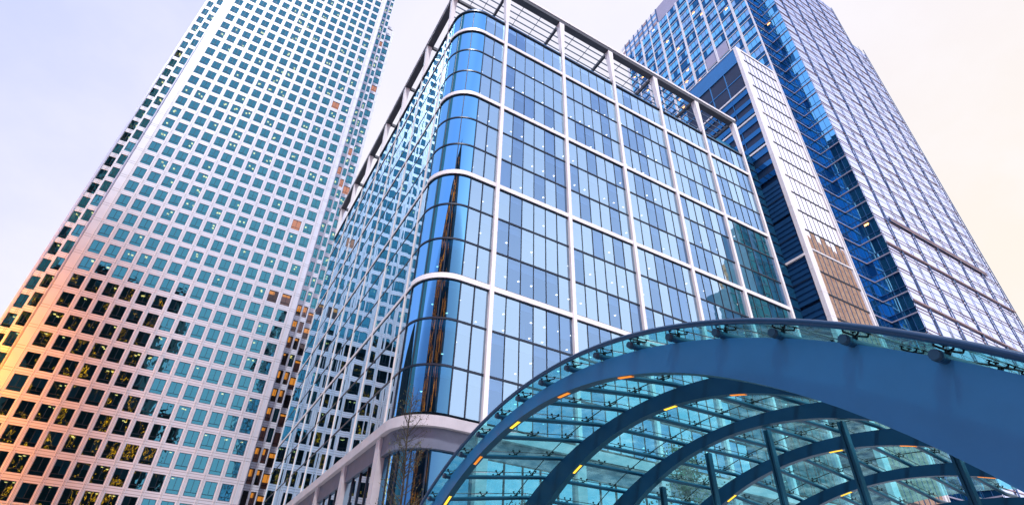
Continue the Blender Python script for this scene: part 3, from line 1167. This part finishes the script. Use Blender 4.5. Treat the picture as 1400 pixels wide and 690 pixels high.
def build_canopy():
    root = empty("station_canopy", (15, 10.7, 0), "arched station entrance canopy of teal glass on broad blue steel ribs", "canopy")
    U = [7.0, 10.4, 13.7, 17.2, 20.4, 23.7]
    low = [(10.8, -6.58, 11.62), (10.72, -4.5, 10.0), (10.78, -4.51, 10.15), (10.87, -4.58, 10.2), (10.75, -4.9, 10.17), (10.75, -5.45, 10.15)]
    up = [(10.58, -8.93, 14.30), (10.8, -7.83, 13.73), (10.77, -7.84, 13.79), (10.75, -7.84, 13.82), (10.75, -7.92, 13.50), (10.75, -8.4, 13.45)]
    pur = [(10.54, -8.384, 13.82)] + [(c[0], c[1], c[2] + .10) for c in up[1:]]
    TH = [.20, .20, .20, .20, .20, .20]

    def arc(c, n=64, zmin=-H):
        th = math.acos(max(-1, min(1, (zmin - c[1]) / c[2])))
        return [(c[0] + c[2] * math.sin(-th + 2 * th * i / n), c[1] + c[2] * math.cos(-th + 2 * th * i / n)) for i in range(n + 1)]
    ribs = []
    for i, u in enumerate(U):
        lo, hi = arc(low[i]), arc(up[i])
        mb = MB()
        f = lambda L, x: [(x, a, z) for a, z in L]
        mb.strip(f(hi, u), f(lo, u), 0)
        mb.strip(f(lo, u + TH[i]), f(hi, u + TH[i]), 0)
        mb.strip(f(hi, u + TH[i]), f(hi, u), 0, True)
        mb.strip(f(lo, u), f(lo, u + TH[i]), 1, True)
        rib = mb.build("arch_rib", [M["blue_paint"] if i == 0 else M["shaded_blue_paint"], M["tube"]], root)
        ribs.append(rib)
        if i == 0:
            rib["label"] = "broad pale blue leading rib"
        # strip lamps let into the underside
        angs = {0: [-14.5, -3.9, 6.85, 16.8, 26.4], 1: [-15.9, -3.6, 20.4, 31.8], 3: [-16.1, -4.3, 19.9], 4: [-17, 7.5]}.get(i, [])
        for k, a in enumerate(angs):
            mb = MB()
            c = low[i]
            ar = math.radians(a)
            pts = [(u + .10, c[0] + c[2] * math.sin(ar + d / c[2]), c[1] + c[2] * math.cos(ar + d / c[2]) - .012) for d in (-.21, -.07, .07, .21)]
            mb.strip([(x - .036, y, z) for x, y, z in pts], [(x + .036, y, z) for x, y, z in pts], 0)
            mb.strip([(x - .036, y, z) for x, y, z in pts], [(x - .036, y, z + .05) for x, y, z in pts], 0)
            mb.strip([(x + .036, y, z) for x, y, z in pts], [(x + .036, y, z + .05) for x, y, z in pts], 0)
            orange = (i == 0 and k in (0, 1, 3)) or (i and k == 0)
            mb.build("strip_lamp", M["lamp_orange"] if orange else M["lamp_yellow"], rib)
    # purlins over the ribs at equal angles, with clamps that hold the glass
    KS = list(range(-9, 11))
    stations = [6.78, 7.0, 10.4, 13.7, 17.2, 20.4, 23.7, 24.4]

    def pc(u):
        if u <= 7:
            return pur[0]
        for i in range(len(U) - 1):
            if u <= U[i + 1]:
                t = (u - U[i]) / (U[i + 1] - U[i])
                return tuple(a + (b_ - a) * t for a, b_ in zip(pur[i], pur[i + 1]))
        return pur[-1]

    def pt(u, ang, off=0.0):
        c = pc(u)
        a = math.radians(ang)
        return (u, c[0] + (c[2] + off) * math.sin(a), c[1] + (c[2] + off) * math.cos(a))
    GO = .17
    clamps = []
    for k in KS:
        ang = 4.42 * k
        mb = MB()
        mb.tube([pt(s, ang, .0) for s in stations], .062, 0, 10)
        # collar at the round end and at the ribs
        for s in (6.86,):
            mb.tube([pt(s - .03, ang), pt(s + .03, ang)], .072, 1, 10)
        pu = mb.build("purlin", [M["tube"], M["tube"]], root)
        cl_u = [7.03]
        for i in range(5):
            d = U[i + 1] - U[i]
            cl_u += [U[i] + d * .5, U[i + 1] - .42]
        for s in cl_u:
            clamps.append((s, ang, pu, Vector(pt(s, ang)).length))
    clamps.sort(key=lambda q: q[3])

    def clamp(mb, s, ang):
        c0 = Vector(pt(s, ang, .05))
        top = Vector(pt(s, ang, .10))
        mb.tube([c0, top], .035, 0, 8)
        for du in (-.12, .12):
            for da in (-.42, .42):
                e = Vector(pt(s + du, ang + da, .115))
                mb.tube([top, e], .014, 0, 5)
                e2 = Vector(pt(s + du, ang + da, .15))
                mb.tube([e, e2], .012, 0, 5)
                mb.tube([e2, Vector(pt(s + du, ang + da, .163))], .034, 0, 8)
    for s, ang, pu, d in clamps[:100]:
        mb = MB()
        clamp(mb, s, ang)
        mb.build("glass_clamp", M["fit"], pu)
    mb = MB()
    for s, ang, pu, d in clamps[100:]:
        clamp(mb, s, ang)
    o = mb.build("glass_clamps", M["fit"], root)
    o["kind"] = "stuff"
    # glass panels, one per bay between two purlins
    us = [6.82, 10.05, 13.4, 16.8, 20.0, 23.9]
    KK = [-9.6] + [k + .0 for k in range(-9, 11)] + [10.6]
    for i in range(len(us) - 1):
        for k in range(-9, 10):
            mb = MB()
            n = 6
            rows_ = []
            for q in range(n + 1):
                uu = us[i] + .012 + (us[i + 1] - us[i] - .024) * q / n
                rows_.append([pt(uu, 4.42 * (k + r / 3) + (.03 if r == 0 else -.03 if r == 3 else 0), GO) for r in range(4)])
            for q in range(n):
                mb.strip(rows_[q], rows_[q + 1], 0, False)
            mb.build("glass_panel", M["canopy"], root)
    # dark sealed joints
    mb = MB()
    for k in KS:
        mb.tube([pt(s, 4.42 * k, GO) for s in [6.82] + stations[2:-1] + [23.9]], .012, 0, 5)
    for u in us[1:-1]:
        mb.tube([pt(u, 4.42 * (-9 + 19 * q / 40), GO) for q in range(41)], .016, 0, 5)
    mb.build("glass_joints", M["fit"], root)
    # front edge tube
    mb = MB()
    mb.tube([pt(6.80, -45 + 92 * q / 80, GO + .0) for q in range(81)], .050, 0, 10)
    mb.build("edge_tube", M["edge_paint"], root)
    # glazed screen under the third rib, with slim posts
    c = low[2]
    for wv in (3.55, 5.74, 7.9, 10.06, 12.3, 14.45, 16.6, 18.7):
        mb = MB()
        zt = c[1] + math.sqrt(max(.01, c[2] ** 2 - (wv - c[0]) ** 2)) - .02
        mb.box(14.06, 14.22, wv - .075, wv - .02, -H, zt)
        mb.box(14.06, 14.22, wv + .02, wv + .075, -H, zt)
        mb.box(14.09, 14.19, wv - .019, wv + .019, -H, zt)
        mb.build("screen_post", M["tube"], root)


M["edge_paint"] = solid("blue_edge_tube", (0.02, 0.09, 0.20), 0.3, 0.2, 0.15, 1.5)
build_canopy()

# ------------------------------------------------------------------ trees
M["bark"] = solid("dark_bark", (0.055, 0.045, 0.035), 0.9, 0, 0.3, 3)
M["leaf"] = solid("young_leaf", (0.075, 0.085, 0.022), 0.7, 0, 0.3, 2)
M["leaf2"] = solid("green_leaf", (0.055, 0.10, 0.03), 0.7, 0, 0.4, 1.5)


def build_sapling():
    x, y = 9.9, 28.0
    root = empty("young_tree", (x, y, 0), "bare young tree with thin upswept twigs before the rounded glass corner", "tree")
    r = random.Random(3)
    tr, tw, lf = MB(), MB(), MB()
    top = 12.2
    pts = [Vector((x + .10 * math.sin(i * .9), y + .06 * math.cos(i * 1.3), -H + i * (top + H) / 14)) for i in range(15)]
    pts[-1].x -= .05
    tr.tube(pts, [.085 * (1 - i / 15.5) ** .8 + .008 for i in range(15)], 0, 7)
    for i in range(130):
        h = r.uniform(0.22, .98)
        k = h * 14
        p0 = pts[int(k)].lerp(pts[min(14, int(k) + 1)], k % 1)
        L = (1 - h) ** .8 * 3.0 * r.uniform(.6, 1.1) + .22
        a = r.uniform(0, 2 * math.pi)
        d = Vector((math.cos(a), math.sin(a), r.uniform(.3, .9))).normalized()
        P = [p0]
        for s in range(5):
            d = (d + Vector((r.gauss(0, .12), r.gauss(0, .12), .10 + r.gauss(0, .08)))).normalized()
            P.append(P[-1] + d * L / 5)
        tw.tube(P, [.018 * (1 - s / 6) * (L / 2 + .4) + .004 for s in range(6)], 0, 4)
        for s in range(int(3 + L * 5)):
            q = r.uniform(.25, 1)
            b0 = P[int(q * 4.99)].lerp(P[min(5, int(q * 4.99) + 1)], (q * 4.99) % 1)
            dd = (d + Vector((r.gauss(0, .6), r.gauss(0, .6), r.gauss(.1, .5)))).normalized()
            l2 = r.uniform(.15, .5)
            e = b0 + dd * l2
            tw.tube([b0, (b0 + e) / 2 + Vector((0, 0, .02)), e], [.006, .005, .003], 0, 3)
            if r.random() < .55:
                for _ in range(r.choice((1, 2, 3))):
                    c = e + Vector((r.gauss(0, .06), r.gauss(0, .06), r.gauss(0, .06)))
                    v1 = Vector((r.gauss(0, 1), r.gauss(0, 1), r.gauss(0, 1))).normalized() * .045
                    v2 = v1.cross(Vector((r.gauss(0, 1), r.gauss(0, 1), r.gauss(0, 1)))).normalized() * .028
                    lf.quad([c - v1, c + v2, c + v1, c - v2])
    tr.build("trunk", M["bark"], root)
    tw.build("twigs", M["bark"], root)
    lf.build("leaves", M["leaf"], root)


build_sapling()


def build_tree(x, y, hgt, seed, label):
    root = empty("foliage_reflection_tree", (x, y, 0), label, "tree")  # added tree, stands in for foliage mirrored in the canopy glass
    r = random.Random(seed)
    tr, lf = MB(), MB()
    tr.tube([(x, y, -H), (x + .1, y, hgt * .3), (x, y + .1, hgt * .75)], [.2, .14, .05], 0, 8)
    cl_ = []
    for i in range(34):
        a, h = r.uniform(0, 6.28), r.uniform(.25, 1.0)
        rr = hgt * .30 * math.sin(math.pi * min(1, .25 + h * .72)) * r.uniform(.5, 1.1)
        b0 = Vector((x, y, hgt * (.2 + .5 * h)))
        e = Vector((x + rr * math.cos(a), y + rr * math.sin(a), hgt * (.18 + .80 * h)))
        tr.tube([b0, b0.lerp(e, .5) + Vector((0, 0, .15)), e], [.05, .03, .01], 0, 5)
        cl_.append(e)
        cl_.append(b0.lerp(e, .6))
    for c in cl_:
        for _ in range(38):
            p = c + Vector((r.gauss(0, .5), r.gauss(0, .5), r.gauss(0, .38)))
            v1 = Vector((r.gauss(0, 1), r.gauss(0, 1), r.gauss(0, 1))).normalized() * .11
            v2 = v1.cross(Vector((r.gauss(0, 1), r.gauss(0, 1), r.gauss(0, 1)))).normalized() * .07
            lf.quad([p - v1, p + v2, p + v1, p - v2])
    tr.build("trunk", M["bark"], root)
    lf.build("crown", M["leaf2"], root)


build_tree(29, 27.5, 12.6, 5, "leafy tree added behind the canopy in place of foliage reflected in its teal glass")

# ------------------------------------------------------------------ buildings behind the viewer and outside the frame, mirrored in the glass or added for glow and shade
M["gold_glow_panel"] = emit("added_gold_glow", (1.0, 0.28, 0.003), 56.0)  # emission of the added block that casts the orange glow
M["gold_dim"] = emit("gold_dim_window", (1.0, 0.15, 0.006), 9.0)
M["dark_stone"] = solid("dark_stone", (0.035, 0.032, 0.040), 0.6, 0, 0.3, 0.3)
M["teal_wall"] = glass("teal_curtain_wall", None, (0.20, 0.62, 0.66), 0.22, 1.0, 0.01, 0.3, 0.05, body=(0.05, 0.30, 0.36))
M["teal_line"] = solid("pale_teal_rail", (0.22, 0.44, 0.46), 0.5, 0, 0.2, 0.4)
M["terra"] = solid("terracotta_sunset_tone", (0.96, 0.57, 0.27), 0.7, 0, 0.18, 0.25, (1, 1, .15))  # sunset brightness put into the terracotta base colour


def block(name, label, boxes, wall, line, fh, off=.12):
    x0, x1, y0, y1, z1 = boxes[0]
    root = empty(name, ((x0 + x1) / 2, (y0 + y1) / 2, 0), label, "building")
    mb, lb = MB(), MB()
    for x0, x1, y0, y1, z1 in boxes:
        mb.box(x0, x1, y0, y1, -H, z1)
        z = 3.0
        while z < z1:
            lb.box(x0 - off, x1 + off, y0 - off, y1 + off, z, z + .5)
            z += fh
        k = int((x1 - x0) / 3)
        for i in range(k + 1):
            xx = x0 + (x1 - x0) * i / k
            lb.box(xx - .14, xx + .14, y0 - off - .05, y1 + off + .05, -H, z1 + .3)
    mb.build("wall", wall, root)
    lb.build("floor_bands", line, root)
    return root


block("teal_office_tower", "teal stepped glass tower mirrored low in the office block's right face", [(164, 190, -40, -30, 146), (150, 164, -40, -30, 111)], M["teal_wall"], M["teal_line"], 4.2)
block("terracotta_office_block", "sunlit terracotta block mirrored in the slim slab's lowest panes", [(196, 250, -64, -29, 158)], M["terra"], M["terra"], 4.0, .3)
root = block("dark_office_block", "dark office block with gold lit windows mirrored in the steel tower's lower panes", [(-102.5, -24, -80, -40, 139), (-24, -8, -78, -40, 82)], M["dark_stone"], M["dark_stone"], 4.0)
mb = MB()
for i in range(300):
    x = rnd.uniform(-101, -9)
    z = rnd.uniform(4, 132 if x < -27 else 76)
    mb.box(x, x + rnd.choice((.22, .3, .3, .45)), -39.85, -39.6, z, z + rnd.choice((2.5, 3.5, 6.0)))
o = mb.build("glowing_pane", M["gold_dim"], root)
o["kind"] = "stuff"
block("added_shade_tower", "unseen dark tower added left of view to shade the foot of the steel tower", [(-112, -53, 36, 60, 204)], M["dark_stone"], M["teal_line"], 4.0)  # unseen tower added to keep sun off the steel tower's foot
# added unseen block, its glowing panes cast orange on the steel tower's foot
root = block("added_glow_block", "gold lit block beside the steel tower's foot, colouring its stone orange", [(-80, -39, 62, 104, 54)], M["dark_stone"], M["dark_stone"], 4.0)
for z in (10, 18, 26, 34, 42):
    for x in (-45, -51.5, -58, -64.5):
        mb = MB()
        mb.box(x, x + 5.4, 104.2, 104.4, z, z + 4.6)
        mb.build("glowing_pane", M["gold_glow_panel"], root)
